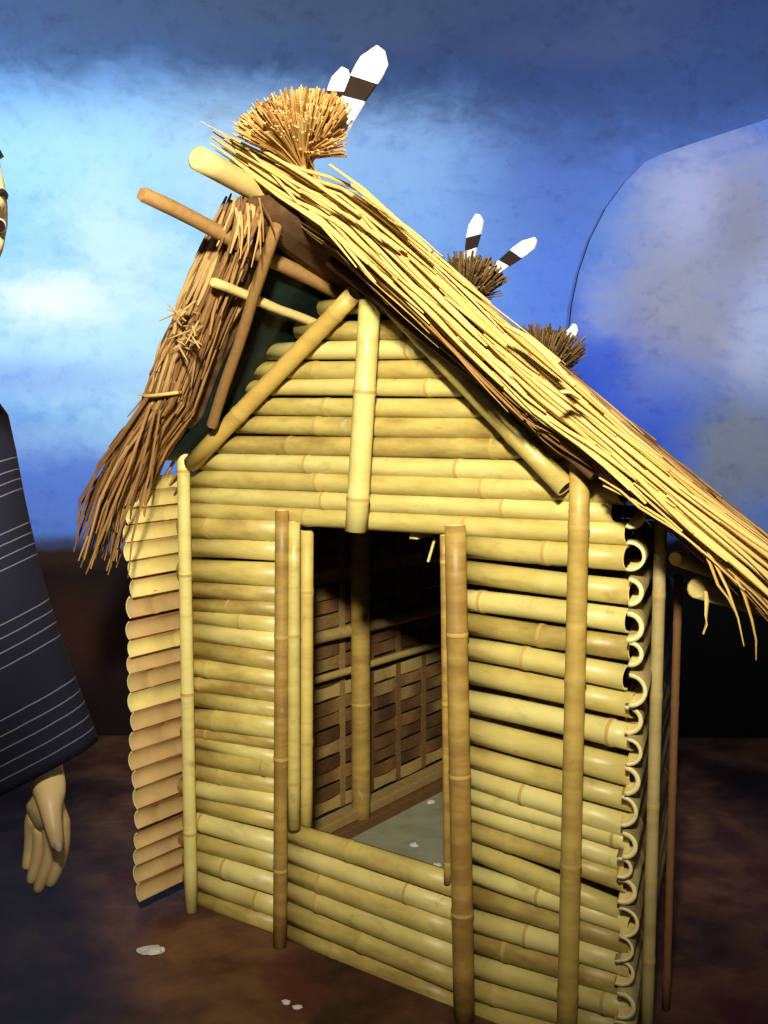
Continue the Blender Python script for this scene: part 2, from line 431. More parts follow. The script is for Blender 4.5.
slab(right_pt, .28, .84, rough=.012).build('thatch_backing', M['thatch_base'], hut)
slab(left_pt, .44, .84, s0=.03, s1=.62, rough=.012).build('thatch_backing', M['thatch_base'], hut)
slab(left_pt, .38, .44, s0=.04, s1=.72, q0=.085, q1=.97, rough=.012).build('roof_lining', M['green'], hut)
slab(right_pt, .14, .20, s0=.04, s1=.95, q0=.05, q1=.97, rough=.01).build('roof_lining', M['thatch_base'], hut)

def pack(s, h, q): return left_pt(.02, .3, q)*(1-s) + right_pt(.13, .3, q)*s + L(0, 0, h*.03)
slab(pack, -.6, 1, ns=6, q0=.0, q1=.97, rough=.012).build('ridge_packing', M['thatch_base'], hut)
def strand(mb, fn, s0, ln, h0, q, r, dh=0, dq=0, bend=0, curve=.0, cr=None, k=6, over=None):
    pts = []; wob = ru(0, 9); av = Vector((ru(-1, 1), ru(-1, 1), ru(-1, 1)))*bend
    for i in range(k+1):
        t = i/k; s = s0 + ln*t
        sc = min(max(s, 0), 1)
        p = fn(sc, h0 + dh*t + math.sin(t*PI + wob)*curve, q + dq*t)
        if s > 1: p = p + (fn(1, .5, q) - fn(.93, .5, q))*((s-1)/.07) + Vector((0, 0, -.02*((s-1)/.07)**2))
        if s < 0: p = p + (fn(0, .5, q) - fn(.07, .5, q))*((0-s)/.07)
        pts.append(p + av*t*t)
    rr = [r*(1 - .55*abs(i/k*2 - 1)**3) for i in range(k+1)]
    mb.tube(pts, rr, 5, 0, (cr if cr is not None else rnd(), 0, 0), True, .55)
# --- right thatch
mb = MB()
for i in range(950):                # the thick bundled front edge
    h = ru(.12, 1.0); q = abs(random.gauss(0, .022))
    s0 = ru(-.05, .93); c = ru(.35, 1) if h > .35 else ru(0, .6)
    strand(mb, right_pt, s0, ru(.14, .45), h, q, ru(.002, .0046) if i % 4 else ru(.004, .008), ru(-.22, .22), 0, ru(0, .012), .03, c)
for i in range(110):                 # broad flat blades on the face
    strand(mb, right_pt, ru(-.03, .8), ru(.12, .3), ru(.25, .9), -.012 + ru(-.006, .01), ru(.006, .011), ru(-.2, .2), 0, ru(0, .012), .02, ru(.6, 1))
mb.build('thatch_edge', M['straw'], hut)
mb = MB()
for i in range(1500):                # the slope behind, lying on the backing
    strand(mb, right_pt, ru(-.02, .85), ru(.1, .22), ru(.74, .97), ru(.03, 1), ru(.003, .006), ru(-.08, .05), ru(-.01, .01), ru(0, .01), .02)
for i in range(90):                 # ragged brown ends hanging along the lower side
    strand(mb, right_pt, ru(.35, .86), ru(.1, .25), ru(.0, .2), ru(0, .05), ru(.002, .005), ru(-.25, .1), 0, ru(0, .02), .04, ru(0, .5))
mb.build('thatch_slope', M['straw_brown'], hut)
mb = MB()
for (x0, y0, x1, y1, x2, y2) in ((700, 540, 728, 590, 744, 646), (700, 545, 718, 585, 735, 612), (735, 575, 752, 620, 756, 660), (706, 592, 706, 615, 703, 634),
                                 (600, 478, 640, 508, 700, 548), (604, 486, 665, 520, 745, 590)):
    pts = [FP(x0, y0, -.13), FP((x0+x1)/2 + 1, (y0+y1)/2 - 2, -.15), FP(x1, y1, -.16), FP((x1+x2)/2 + 2, (y1+y2)/2, -.16), FP(x2, y2, -.16)]
    mb = MB(); mb.tube(pts, [.004, .005, .005, .004, .002], 6, 0, (ru(.4, .9), 0, 0), True, .5); mb.build('hanging_straw', M['straw'], hut)
# stray splintered reeds on the top edge
mb = MB()
for (x0, y0, x1, y1) in ((200, 121, 246, 152), (232, 138, 320, 190), (236, 150, 330, 214), (262, 150, 360, 215), (330, 165, 400, 222), (352, 185, 432, 252), (520, 333, 575, 386),
                         (505, 325, 560, 362), (560, 392, 580, 398), (240, 142, 300, 205), (300, 190, 400, 250)):
    a = FP(x0, y0, -.3); b = FP(x1, y1, -.27); m_ = (a+b)/2 + L(0, 0, .006)
    w = .0025 if x0 == 200 else ru(.006, .012)
    mb = MB(); mb.tube([a, m_, b], [w*.7, w, w*.8], 6, 0, (ru(.75, 1), 0, 0), True, .5); mb.build('loose_reed', M['straw'], hut)

# --- left thatch: pale splintered upper half, a tie, brown grass fanning out below it
mb = MB()
for i in range(330):
    h = ru(.1, 1); q = abs(random.gauss(0, .02)); s0 = ru(.0, .46)
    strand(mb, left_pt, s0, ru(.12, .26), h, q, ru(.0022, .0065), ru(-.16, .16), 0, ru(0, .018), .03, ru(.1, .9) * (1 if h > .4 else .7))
for i in range(500):
    strand(mb, left_pt, ru(.0, .55), ru(.1, .2), ru(.75, 1), ru(.02, 1), ru(.003, .006), ru(-.1, .1), 0, ru(0, .02), .03, ru(0, .8))
for i in range(330):                # grass below the tie, gathered at s=.56 and fanning out
    h1 = ru(0, 1) if i < 230 else ru(.65, 1); hs = .35 + .5*h1*ru(.6, 1.2); q = abs(random.gauss(0, .03)) if i < 230 else ru(0, 1)
    strand(mb, left_pt, .52, ru(.25, .5), hs, q, ru(.0025, .0055), h1 - hs + ru(-.1, .1), 0, ru(0, .05), .05, ru(0, .8), k=8)
mb.build('thatch_edge', M['straw_brown'], hut)
mb = MB()                            # long strays that curve away from the fan
for pts in ([(150, 392), (128, 425), (100, 462), (84, 505), (74, 552)], [(148, 398), (120, 440), (98, 470), (80, 500), (78, 545)], [(142, 430), (118, 462), (100, 500), (84, 560)],
            [(155, 410), (140, 470), (120, 530), (108, 575)], [(160, 410), (150, 470), (132, 540), (128, 578)], [(150, 405), (128, 470), (100, 540), (86, 574)]):
    ms = MB(); ms.tube([FP(x, y, -.26) for x, y in pts], [.004]*(len(pts)-1) + [.0015], 6, 0, (ru(.2, .7), 0, 0), True, .5); ms.build('hanging_straw', M['straw_brown'], hut)
for i in range(26):
    a = FP(ru(232, 262), ru(195, 215), -.3); b = a + L(ru(-.06, .02), ru(-.02, .02), ru(-.11, -.06))
    mb.tube([a, (a+b)/2 + L(.004, 0, 0), b], [.005, .005, .002], 5, 0, (rnd(), 0, 0), True, .5)
for i in range(22):
    a = FP(ru(175, 200), ru(300, 352), -.3); b = a + L(ru(-.05, .05), ru(-.03, .0), ru(-.05, .05))
    mb.tube([a, (a+b)/2, b], [.004, .005, .002], 5, 0, (ru(.6, 1), 0, 0), True, .5)
tag(mb.build('straw_tuft', M['straw_brown'], hut), kind='stuff')
mb = MB()
ring = []
for i in range(17):
    g = 2*PI*i/16; c = FP(162, 394, -.235); ring.append(c + L(math.cos(g)*.052, math.sin(g)*.028, math.cos(g)*.004 + math.sin(g)*.004))
mb.tube(ring, .0075, 6, 0, (.75, 0, 0), False, .6); mb.tube([ring[8], ring[8] + L(-.02, -.01, .004)], .003, 5, 0, (.5, 0, 0))
mb.build('straw_tie', M['straw'], hut)

# --- timber of the overhang
def timber(name, x0, y0, d0, x1, y1, d1, w, mat, col=.5, taper=1, seg=9, crook=.004):
    a = FP(x0, y0, d0); b = FP(x1, y1, d1); r = w/2*px_m(x0, y0, d0)
    mb = MB(); k = 9; pts = []
    for i in range(k+1):
        t = i/k; pts.append(a + (b-a)*t + Vector((noise.noise(Vector((t*3, x0, 0))), noise.noise(Vector((t*3, 5, y0))), noise.noise(Vector((t*3, 9, x1)))))*crook)
    e = (a-b).normalized(); pts = [pts[0] + e*r*.12] + pts; n = len(pts)
    mb.tube(pts, [r*.86] + [r*(1 + (taper-1)*i/(n-2))*ru(.96, 1.04) for i in range(n-1)], seg, 0, (col, 0, 0))
    return mb.build(name, mat, hut)
timber('ridge_beam', 198, 158, -.44, 330, 232, .05, 25, M['wood'], .8, 1.1, 14)
timber('purlin', 142, 194, -.52, 352, 300, .12, 17, M['wood_mid'], .5, 1.15, 5)
timber('purlin', 213, 282, -.30, 325, 328, .06, 11, M['wood'], .8, 1, 5)
timber('purlin', 183, 378, -.14, 262, 388, .08, 8, M['wood'], .9, 1, 5)
timber('purlin', 158, 456, -.10, 196, 460, .06, 7, M['wood'], .9, 1, 5)
timber('rafter', 276, 226, -.26, 212, 425, -.10, 13, M['wood_mid'], .3, 1.0, 7, .004)
timber('rafter', 305, 222, -.16, 596, 474, -.10, 15, M['wood_dark'], .4, 1.0, 8, .006)
timber('rafter', 330, 262, -.10, 560, 440, -.08, 12, M['wood_dark'], .2, 1.0, 8, .006)
# eave beams poking out below the right thatch
def stick(name, px, py, d0, d1, w, mat, dz=0):
    a = FP(px, py, d0); b = a + L(0, d1 - d0, dz); r = w/2*px_m(px, py, d0); mb = MB()
    mb.tube([a - L(0, r*.2, 0), a, (a+b)/2, b], [r*.8, r, r, r], 12, 0, (.95, 0, 0)); return mb.build(name, mat, hut)
stick('eave_beam', 697, 588, .02, 1.2, 21, M['inner'], -.3)
stick('eave_beam', 676, 558, .06, 1.2, 15, M['inner'], -.3)
stick('eave_beam', 578, 438, -.06, 1.2, 13, M['inner'], -.4)

# --- cut straw bundles along the ridge, with painted marker boards stuck in
def bundle(px, py, d, size_px, n, mat, lean, boards, flare=62, name='straw_bundle', sq=1.0):
    c = FP(px, py, d); s = size_px*px_m(px, py, d)
    root = MB(); ax = lean.normalized(); x = ax.orthogonal().normalized(); y = ax.cross(x)
    for i in range(n):
        g = ru(0, 2*PI); th = math.radians(flare)*math.sqrt((i+.5)/n)
        dr = ax*math.cos(th) + (x*math.cos(g) + y*math.sin(g))*math.sin(th)
        ln = s*ru(.88, 1.03)*(1 if th < math.radians(flare*.85) else ru(.8, 1.08))*(sq + (1-sq)*math.sin(th))
        r = s*ru(.010, .022)
        a = c + dr*s*.10 - ax*s*.10
        root.tube([a, a + dr*ln*.5 + ax*s*.04, a + dr*ln], [r*.6, r*.8, r], 5, 0, (ru(.1, 1), 0, 0), True, .7)
    for i in range(60):      # straw bound down around the neck
        g = ru(0, 2*PI); dr = (x*math.cos(g) + y*math.sin(g))
        a = c + dr*s*.12 + ax*s*.25; b = c + dr*s*.2 - ax*s*.28
        root.tube([a, c + dr*s*.13, b], s*.02, 5, 0, (ru(.2, 1), 0, 0), True, .7)
    for i in range(70):      # straws that droop sideways
        dr = (L(1, 0, 0)*ru(.5, 1) + L(0, -1, 0)*ru(-.3, .8) + Z*ru(-.05, .55)).normalized(); a = c + Z*s*.08
        root.tube([a, a + dr*s*.4 + Z*s*.02, a + dr*s*ru(.55, .78)], [s*.012, s*.018, s*.02], 5, 0, (ru(0, .8), 0, 0), True, .6)
    o = root.build(name, mat, hut)
    for (bx0, by0, bx1, by1, w, dd) in boards:
        a = FP(bx0, by0, d + dd); b = FP(bx1, by1, d + dd)
        t = (b - a); Ln = t.length; t = t/Ln; sd = t.cross(L(0, -1, 0)).normalized(); sd = -sd if sd.x < 0 else sd
        nn = t.cross(sd); hw = w/2*px_m(bx1, by1, d)
        fr = [(0, .7), (.42, .78), (.64, .95), (.72, 1), (.86, .95), (1, .3)]
        vs = []; 
        skew = [0, 0, .0, .0, 0, 0]
        for q, ww in fr:
            for sg in (-1, 1):
                for e in (-1, 1): vs.append(a + t*Ln*(q + (.05*sg if .2 < q < .9 else 0)) + sd*hw*ww*sg + nn*.003*e)
        fs = []; mi = []
        for i in range(len(fr)-1):
            k = i*4
            for (p, q_) in ((0, 1), (1, 3), (3, 2), (2, 0)):
                fs.append([k+p, k+q_, k+4+q_, k+4+p]); mi.append(1 if i == 1 else 0)
        fs += [[0, 1, 3, 2], [20, 22, 23, 21]]; mi += [0, 0]
        m2 = MB(); m2.add(vs, fs, mi, smooth=False)
        m2.build('marker_board', [M['white'], M['black']], o)
bundle(303, 166, -.22, 76, 800, M['straw_mid'], L(.05, -.42, 1), [(335, 134, 381, 48, 38, .05), (322, 132, 345, 68, 26, .12)], 50)
bundle(462, 308, .60, 56, 520, M['straw_shaded'], L(.12, -.3, .9), [(466, 275, 478, 214, 17, .02), (482, 280, 536, 239, 16, .03)], 56)
bundle(539, 384, 1.12, 60, 460, M['straw_shaded'], L(.16, -.3, .9), [(556, 372, 575, 324, 12, .04)], 50)

# ================================================================== THE ROOM
def cloudmat(name, basecol, layers, rough=.85, horizon=None):
    """a mural: patches of paint, each an ellipse in wall metres with a broken edge"""
    t = NT(name, rough, .15); o = t.coord()
    sx = t.n('ShaderNodeSeparateXYZ'); t.l(o, sx.inputs[0]); X = sx.outputs[0]; Y_ = sx.outputs[2]
    nA = t.noise(t.mapping(o, (1, 1, 1.5)), 1.6, 6, .6, .6); nB = t.noise(t.mapping(o, (1.2, 1, 2.2)), 5, 6, .65, .8)
    nz = t.math('SUBTRACT', t.math('ADD', t.math('MULTIPLY', nA, 1.3), t.math('MULTIPLY', nB, .7)), 1.0)
    c = basecol
    for (cx, cz, rx, rz, col, op, soft, amp) in layers:
        a = t.math('MULTIPLY', t.math('SUBTRACT', X, cx), 1/rx); b = t.math('MULTIPLY', t.math('SUBTRACT', Y_, cz), 1/rz)
        d2 = t.math('SQRT', t.math('ADD', t.math('MULTIPLY', a, a), t.math('MULTIPLY', b, b)), 0)
        d2 = t.math('ADD', d2, t.math('MULTIPLY', nz, amp))
        m = t.n('ShaderNodeMapRange', interpolation_type='SMOOTHSTEP'); t.l(d2, m.inputs[0])
        m.inputs[1].default_value = 1 - soft; m.inputs[2].default_value = 1 + soft; m.inputs[3].default_value = op; m.inputs[4].default_value = 0
        c = t.mix(m.outputs[0], c, col)
    nC = t.noise(t.mapping(o, (1, 1, 1.3)), 11, 6, .75, .0)
    c = t.mix(t.math('MULTIPLY', t.sstep(nC, .5, .8), .30), c, srgb(150, 170, 200), 'SOFT_LIGHT')
    c = t.mix(t.math('MULTIPLY', t.sstep(nC, .52, .25), .34), c, srgb(20, 34, 70), 'SOFT_LIGHT')
    t.base(c); t.bump(nB, .05, .01)
    return t.m
YB = 4.45
def wp(px, py, Y=YB): p = at_y(px, py, Y); return p.x, p.z
def lay(px, py, rx, ry, rgb, op=1, soft=.5, amp=.9, Y=YB):
    x, z = wp(px, py, Y); k = Y/F*1.02; return (x, z, rx*k, ry*k, srgb(*rgb), op, soft, amp)
SKY = srgb(74, 112, 192)
L1 = [lay(200, 230, 330, 190, (116, 164, 226), .9, .6, .6), lay(50, 260, 230, 190, (126, 180, 232), .9, .6, .7), lay(270, 140, 170, 55, (150, 190, 234), .75, .7, .8),
      lay(60, 310, 170, 70, (170, 206, 236), .8, .8, 2.0), lay(90, 160, 110, 50, (152, 198, 234), .7, .8, 1.3), lay(130, 370, 80, 60, (170, 210, 238), .7, .9, 2.2),
      lay(44, 298, 44, 22, (222, 232, 242), .7, .9, 2.2), lay(110, 240, 40, 50, (190, 216, 240), .5, .9, 1.6), lay(220, 170, 30, 60, (176, 206, 238), .5, .9, 1.6),
      lay(40, 480, 190, 48, (80, 112, 204), .85, .8, 1.8), lay(20, 378, 120, 16, (116, 150, 218), .6, .9, 1.4), lay(120, 430, 60, 26, (150, 196, 236), .6, .8, 1.6), lay(30, 440, 50, 18, (140, 176, 230), .5, .9, 1.6),
      lay(410, 170, 90, 80, (116, 156, 216), .7, .8, 1.2), lay(560, 190, 80, 80, (66, 90, 170), .7, .8, .9), lay(470, 330, 90, 70, (84, 128, 212), .6, .8, 1.0), lay(560, 300, 40, 60, (70, 104, 206), .6, .8, 1.0),
      lay(420, -70, 700, 155, (44, 70, 122), .95, .34, .6), lay(660, 40, 260, 110, (42, 62, 112), .85, .5, .7), lay(100, -30, 300, 80, (66, 92, 134), .75, .6, 1.2),  # dark top band: painted cloud plus the cove's shade put into the colour
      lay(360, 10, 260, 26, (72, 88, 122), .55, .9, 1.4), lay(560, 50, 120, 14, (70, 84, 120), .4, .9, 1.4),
      lay(60, 880, 1500, 342, (19, 14, 12), 1, .014, .05), lay(60, 552, 60, 16, (44, 30, 24), .8, .5, .8), lay(80, 640, 60, 40, (50, 26, 22), .8, .8, 1.0)]
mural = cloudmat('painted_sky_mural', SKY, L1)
# back wall that curves over into the ceiling
mb = MB(); prof = [(YB, -.02), (YB, .5), (YB, 1), (YB, 1.5), (YB, 2), (YB, 2.4)]
for i in range(1, 13):
    g = PI/2*i/12; prof.append((YB - .7 + .7*math.cos(g), 2.4 + .7*math.sin(g)))
prof += [(2.5, 3.1)]
xs = [-4.5, -3, -1.5, 0, 1.5, 3, 4.5]; n = len(prof)
mb.add([Vector((x, y, z)) for x in xs for y, z in prof], [[i*n+k, i*n+k+1, (i+1)*n+k+1, (i+1)*n+k] for i in range(len(xs)-1) for k in range(n-1)])
mb.add([Vector((x, y + .05, z + .05)) for x in (-4.5, 4.5) for y, z in prof], [[k, k+1, n+k+1, n+k] for k in range(n-1)])
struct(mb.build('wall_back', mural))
# painted board with a rounded corner standing before the back wall on the right
YP = 4.42
L2 = [lay(600, 400, 70, 130, (44, 76, 188), .9, .7, .9, YP), lay(625, 240, 50, 70, (84, 120, 194), .8, .8, 1.2, YP), lay(600, 310, 22, 34, (122, 142, 206), .6, .9, 1.6, YP),
      lay(725, 245, 100, 110, (128, 138, 174), .9, .5, 1.2, YP), lay(690, 320, 60, 60, (130, 134, 156), .85, .7, 1.4, YP), lay(660, 380, 40, 36, (98, 118, 184), .6, .9, 1.6, YP), lay(764, 330, 30, 80, (156, 168, 208), .75, .8, 1.7, YP),
      lay(745, 230, 30, 46, (118, 118, 138), .7, .8, 1.6, YP), lay(690, 200, 26, 36, (150, 160, 200), .5, .9, 1.7, YP), lay(668, 450, 40, 50, (50, 80, 184), .8, .7, 1.1, YP), lay(740, 450, 60, 55, (106, 114, 124), .85, .6, 1.2, YP), lay(764, 548, 60, 26, (84, 110, 160), .7, .8, 1.2, YP),
      lay(700, 900, 900, 374, (18, 14, 12), 1, .014, .05, YP)]
panelmat = cloudmat('painted_cloud_board', srgb(70, 104, 186), L2)
outl = [(1250, -30), (1000, 44), (768, 119), (700, 141), (662, 154), (645, 162), (625, 182), (606, 208), (590, 240), (579, 272), (572, 305), (567, 350), (565, 400), (565, 760)]
pts = []
for i, (x, y) in enumerate(outl):
    a = at_y(x, y, YP); pts.append(Vector((a.x, YP, a.z)))
pts[-1].z = .0
pts.append(Vector((pts[0].x, YP, .0)))
mb = MB(); N = len(pts); vs = pts + [p + Vector((0, .03, 0)) for p in pts]
mb.add(vs, [list(range(N))[::-1], [N+i for i in range(N)]] + [[i, (i+1) % N, N+(i+1) % N, N+i] for i in range(N)], [0, 0] + [1]*N, smooth=False)
struct(mb.build('wall_right', [panelmat, M['black']]))
# floor
t = NT('brown_earth_floor', .55, .35); o = t.coord()
n1 = t.noise(o, 2.2, 6, .6, .5); n2 = t.noise(o, 9, 5, .6, .3); n3 = t.noise(o, 60, 3)
f = t.math('ADD', t.math('MULTIPLY', n1, .7), t.math('MULTIPLY', n2, .3))
c = t.ramp(f, [(.36, srgb(40, 25, 20)), (.48, srgb(84, 54, 38)), (.6, srgb(118, 82, 52)), (.7, srgb(134, 106, 68))])
c = t.mix(t.sstep(t.noise(t.mapping(o, off=(4, 2, 0)), 3, 4), .56, .7), c, srgb(84, 38, 30))
t.base(c); t.bump(t.math('ADD', n2, t.math('MULTIPLY', n3, .3)), .25, .02)
mb = MB(); mb.add([Vector((-4.5, -1.2, 0)), Vector((4.5, -1.2, 0)), Vector((4.5, YB + .06, 0)), Vector((-4.5, YB + .06, 0))], [[0, 1, 2, 3]], smooth=False)
mb.add([Vector((-4.5, -1.2, -.05)), Vector((4.5, -1.2, -.05)), Vector((4.5, YB + .06, -.05)), Vector((-4.5, YB + .06, -.05))], [[3, 2, 1, 0]], smooth=False)
struct(mb.build('floor', t.m))

def crumb(px, py, sx, sy, sz, label, group=None):
    p = ground(px, py); bm = bmesh.new(); bmesh.ops.create_icosphere(bm, subdivisions=3, radius=1)
    for v in bm.verts:
        k = 1 + .45*noise.noise(v.co*1.7 + p*9) + .2*noise.noise(v.co*5 + p)
        v.co = Vector((v.co.x*sx*k, v.co.y*sy*k, (max(v.co.z, -.35) + .35)*sz*k))
    me = bpy.data.meshes.new('litter_scrap'); bm.to_mesh(me); bm.free(); me.materials.append(M['chip'])
    o = bpy.data.objects.new('litter_scrap', me); COL.objects.link(o); o.location = p
    tag(o, label, 'scrap', group); return o
crumb(151, 951, .034, .022, .007, 'pale crumpled scrap lying alone on the brown floor before the left corner of the hut')
crumb(286, 1003, .010, .008, .004, 'tiny white crumb on the floor below the window, left one of the pair', 'white crumbs at the foot of the hut front')
crumb(297, 1008, .012, .006, .004, 'tiny white crumb on the floor below the window, right one of the pair', 'white crumbs at the foot of the hut front')
for (x, y, lab) in ((431, 803, 'white crumb on the grey hut floor seen through the window, the farthest back'),
                    (414, 846, 'white crumb on the grey hut floor seen through the window, the middle one'),
                    (437, 866, 'white crumb on the grey hut floor seen through the window, nearest the right jamb')):
    p = ground(x, y, .023); o = crumb(x, y, .012, .010, .006, lab, 'white crumbs on the hut floor'); o.location = p


# ================================================================== THE PERSON at the left edge
M['skin'] = plain('mannequin_skin', srgb(230, 198, 138), .42, 20, .06, .45, .05)
M['hair'] = plain('black_hair', srgb(26, 22, 22), .5, 60, .3)
M['nail'] = plain('finger_nail', srgb(240, 214, 190), .3, 20, .03, .5, 0)
M['eye'] = plain('eye_white', srgb(220, 212, 200), .25, 20, .05, .5, 0)
M['iris'] = plain('dark_iris', srgb(30, 20, 16), .2, 20, .05, .6, 0)
t = NT('striped_dark_robe', .85, .15)
at = t.n('ShaderNodeAttribute', attribute_name='Col'); sep = t.n('ShaderNodeSeparateColor'); t.l(at.outputs['Color'], sep.inputs[0])
g = t.math('ADD', sep.outputs[1], t.math('MULTIPLY', t.math('SUBTRACT', t.noise(t.coord(), 16, 2), .5), .006))
tot = 0.0
for yy in (460, 472, 482, 492, 526, 536, 547, 558, 604, 615, 627, 640, 683, 696, 708, 721, 733):
    mm = t.math('COMPARE', g, (yy - 380)/400, .0014); tot = t.math('ADD', tot, mm, clamp=True)
weave = t.noise(t.mapping(t.coord(), (1, 1, 1)), 9, 4)
cl = t.mix(weave, srgb(17, 18, 30), srgb(33, 32, 47))
t.base(t.mix(t.math('MULTIPLY', tot, .28), cl, srgb(176, 178, 190))); t.bump(t.noise(t.coord(), 220, 2), .1, .002)
M['robe'] = t.m
M['sash'] = plain('ochre_sash', srgb(176, 150, 60), .8, 40, .2)

def pp3(px, py, Y): return at_y(px, py, Y)
YA = 1.30
SH = Vector((-.475, 1.335, 1.33)); CC = Vector((-.625, 1.21, 0)); HD = Vector((-.455, 1.125, 1.575))
fw = Vector((.66, -.75, 0)).normalized(); lf = Vector((.75, .66, 0)).normalized()
sk = []   # (co, radius, parent)
def v(co, r, par): sk.append((Vector(co), r, par)); return len(sk) - 1
pel = v(CC + Z*.95, .13, None); wai = v(CC + Z*1.08, .115, pel); che = v(CC + Z*1.25 + fw*.01, .125, wai)
nb = v(CC.lerp(Vector((HD.x, HD.y, 0)), .45) + Z*1.40, .062, che); nk = v(CC.lerp(Vector((HD.x, HD.y, 0)), .75) + Z*1.47, .052, nb)
# far arm, measured hand
W3 = pp3(47, 776, YA)
sh = v(SH, .05, che); el = v(SH.lerp(W3, .52) + Vector((-.03, .02, -.01)), .036, sh); wr0 = v(SH.lerp(W3, .9), .0235, el); wr = v(pp3(48, 782, YA), .0205, wr0)
pa = v(pp3(47, 806, YA + .008), .0215, wr)
def chain(pts, par, rs):
    out = []
    for (x, y, dy), r in zip(pts, rs): par = v(pp3(x, y, YA + dy), r, par); out.append(par)
    return out
heel = chain([(34, 822, .022), (32, 838, .022), (29, 853, .02), (27, 864, .014), (26, 871, .010)], pa, [.0135, .0095, .0072, .0066, .005])
ring = chain([(42, 826, .018), (40, 846, .016), (36, 864, .012), (32, 877, .006), (30, 885, .002)], pa, [.0135, .0098, .0078, .0070, .0052])
midf = chain([(52, 828, .012), (51, 850, .008), (46, 869, .003), (40, 884, -.003), (36, 894, -.007)], pa, [.0135, .0100, .0082, .0074, .0056])
indx = chain([(61, 824, .004), (62, 845, .0), (59, 863, -.006), (53, 878, -.012), (48, 888, -.016)], pa, [.0130, .0100, .0082, .0074, .0056])
thm = chain([(50, 806, -.017), (53, 824, -.031), (56, 839, -.038), (58, 850, -.040)], wr, [.0145, .0112, .0092, .0072])
# near arm hangs at the other side, out of the frame
def off(a, b, c): return CC + lf*a + fw*b + Z*c
s2 = v(off(-.17, .02, 1.32), .05, che); e2 = v(off(-.23, .03, 1.06), .036, s2); w2 = v(off(-.22, .12, .86), .024, e2); p2 = v(off(-.215, .14, .80), .022, w2)
for k, (dx, ll) in enumerate(((-.024, .060), (-.008, .072), (.008, .078), (.024, .070))):
    a1 = v(off(-.215 + dx*.3, .145 + dx, .765), .0105, p2); a2 = v(off(-.212 + dx*.3, .15 + dx*1.1, .765 - ll*.6), .008, a1); v(off(-.205 + dx*.3, .148 + dx*1.1, .765 - ll), .006, a2)
a1 = v(off(-.20, .165, .82), .012, w2); a2 = v(off(-.185, .185, .79), .009, a1); v(off(-.18, .188, .765), .007, a2)
for sg in (-1, 1):
    h = v(off(.085*sg, 0, .86), .085, pel); kn = v(off(.09*sg, .02, .48), .052, h); an = v(off(.09*sg, -.01, .085), .034, kn); ft = v(off(.095*sg, .05, .036), .032, an); v(off(.10*sg, .13, .026), .024, ft)
me = bpy.data.meshes.new('body_cage'); me.from_pydata([tuple(c) for c, r, p in sk], [(p, i) for i, (c, r, p) in enumerate(sk) if p is not None], [])
tmp = bpy.data.objects.new('body_cage', me); COL.objects.link(tmp)
md = tmp.modifiers.new('s', 'SKIN'); md.branch_smoothing = .25; md.use_smooth_shade = True
for i, (c, r, p) in enumerate(sk):
    d_ = me.skin_vertices[0].data[i]; d_.radius = (r, r); d_.use_root = (i == 0)
md = tmp.modifiers.new('u', 'SUBSURF'); md.levels = 2; md.render_levels = 2
bpy.context.view_layer.update()
ev = tmp.evaluated_get(bpy.context.evaluated_depsgraph_get()); bm = bmesh.new(); bm.from_mesh(ev.to_mesh())
# head: a shaped ellipsoid joined on the neck inside the same mesh
def headmesh(bm):
    hb = bmesh.new(); bmesh.ops.create_uvsphere(hb, u_segments=56, v_segments=44, radius=1)
    for q in hb.verts:
        x, y, z = q.co            # x forward, y left, z up
        X = x*.098; Y = y*.076; Zz = z*.118
        if z < 0: k = 1 + .28*z*(1 if x > -.1 else .4); Y *= k; X *= (1 + .10*z) if x > 0 else (1 + .35*z)
        if x > 0:
            gz = lambda c, w: math.exp(-((z - c)/w)**2)
            gy = lambda c, w: math.exp(-((abs(y) - c)/w)**2)
            X += .024*gz(-.22, .13)*gy(0, .14) + .014*gz(-.02, .16)*gy(0, .11)      # nose
            X += .006*gz(.16, .10)*gy(.28, .25) - .009*gz(.0, .09)*gy(.36, .16)      # brow, socket
            X += .006*gz(-.50, .045)*gy(0, .22) + .006*gz(-.60, .05)*gy(0, .2) - .004*gz(-.55, .02)*gy(0, .25)   # lips
            X += .010*gz(-.88, .12)*gy(0, .25) + .006*gz(-.22, .15)*gy(.5, .2)       # chin, cheek
        q.co = Vector((X, Y, Zz))
    for sg in (-1, 1):            # ears
        r = bmesh.ops.create_uvsphere(hb, u_segments=16, v_segments=12, radius=1)
        for q in r['verts']:
            x, y, z = q.co; q.co = Vector((-.006 + x*.017, sg*(.074 + y*.008 - .004*(1 - x*x - z*z)), -.012 + z*.031))
    return hb
TL = Matrix.Rotation(math.radians(8), 4, 'Y')
hf = Vector((.82, -.57, 0)).normalized(); hl = Vector((-hf.y, hf.x, 0))
HM = Matrix.Translation(HD) @ Matrix(((hf.x, hl.x, 0, 0), (hf.y, hl.y, 0, 0), (0, 0, 1, 0), (0, 0, 0, 1))) @ TL
hb = headmesh(bm); hb.transform(HM); tm = bpy.data.meshes.new('t'); hb.to_mesh(tm); bm.from_mesh(tm); hb.free()
bme = bpy.data.meshes.new('body'); bm.to_mesh(bme); bm.free(); bme.materials.append(M['skin'])
bme.polygons.foreach_set('use_smooth', [True]*len(bme.polygons))
bpy.data.objects.remove(tmp); bpy.data.meshes.remove(tm)
man = bpy.data.objects.new('person', None); COL.objects.link(man); man.location = (CC.x, CC.y, 0)
tag(man, 'person in a dark striped robe at the left edge, bare hand hanging down', 'person')
man_inv = Matrix.Translation(-Vector((CC.x, CC.y, 0)))
def onman(o): o.data.transform(man_inv); o.parent = man; return o
ob = bpy.data.objects.new('body', bme); COL.objects.link(ob); onman(ob)
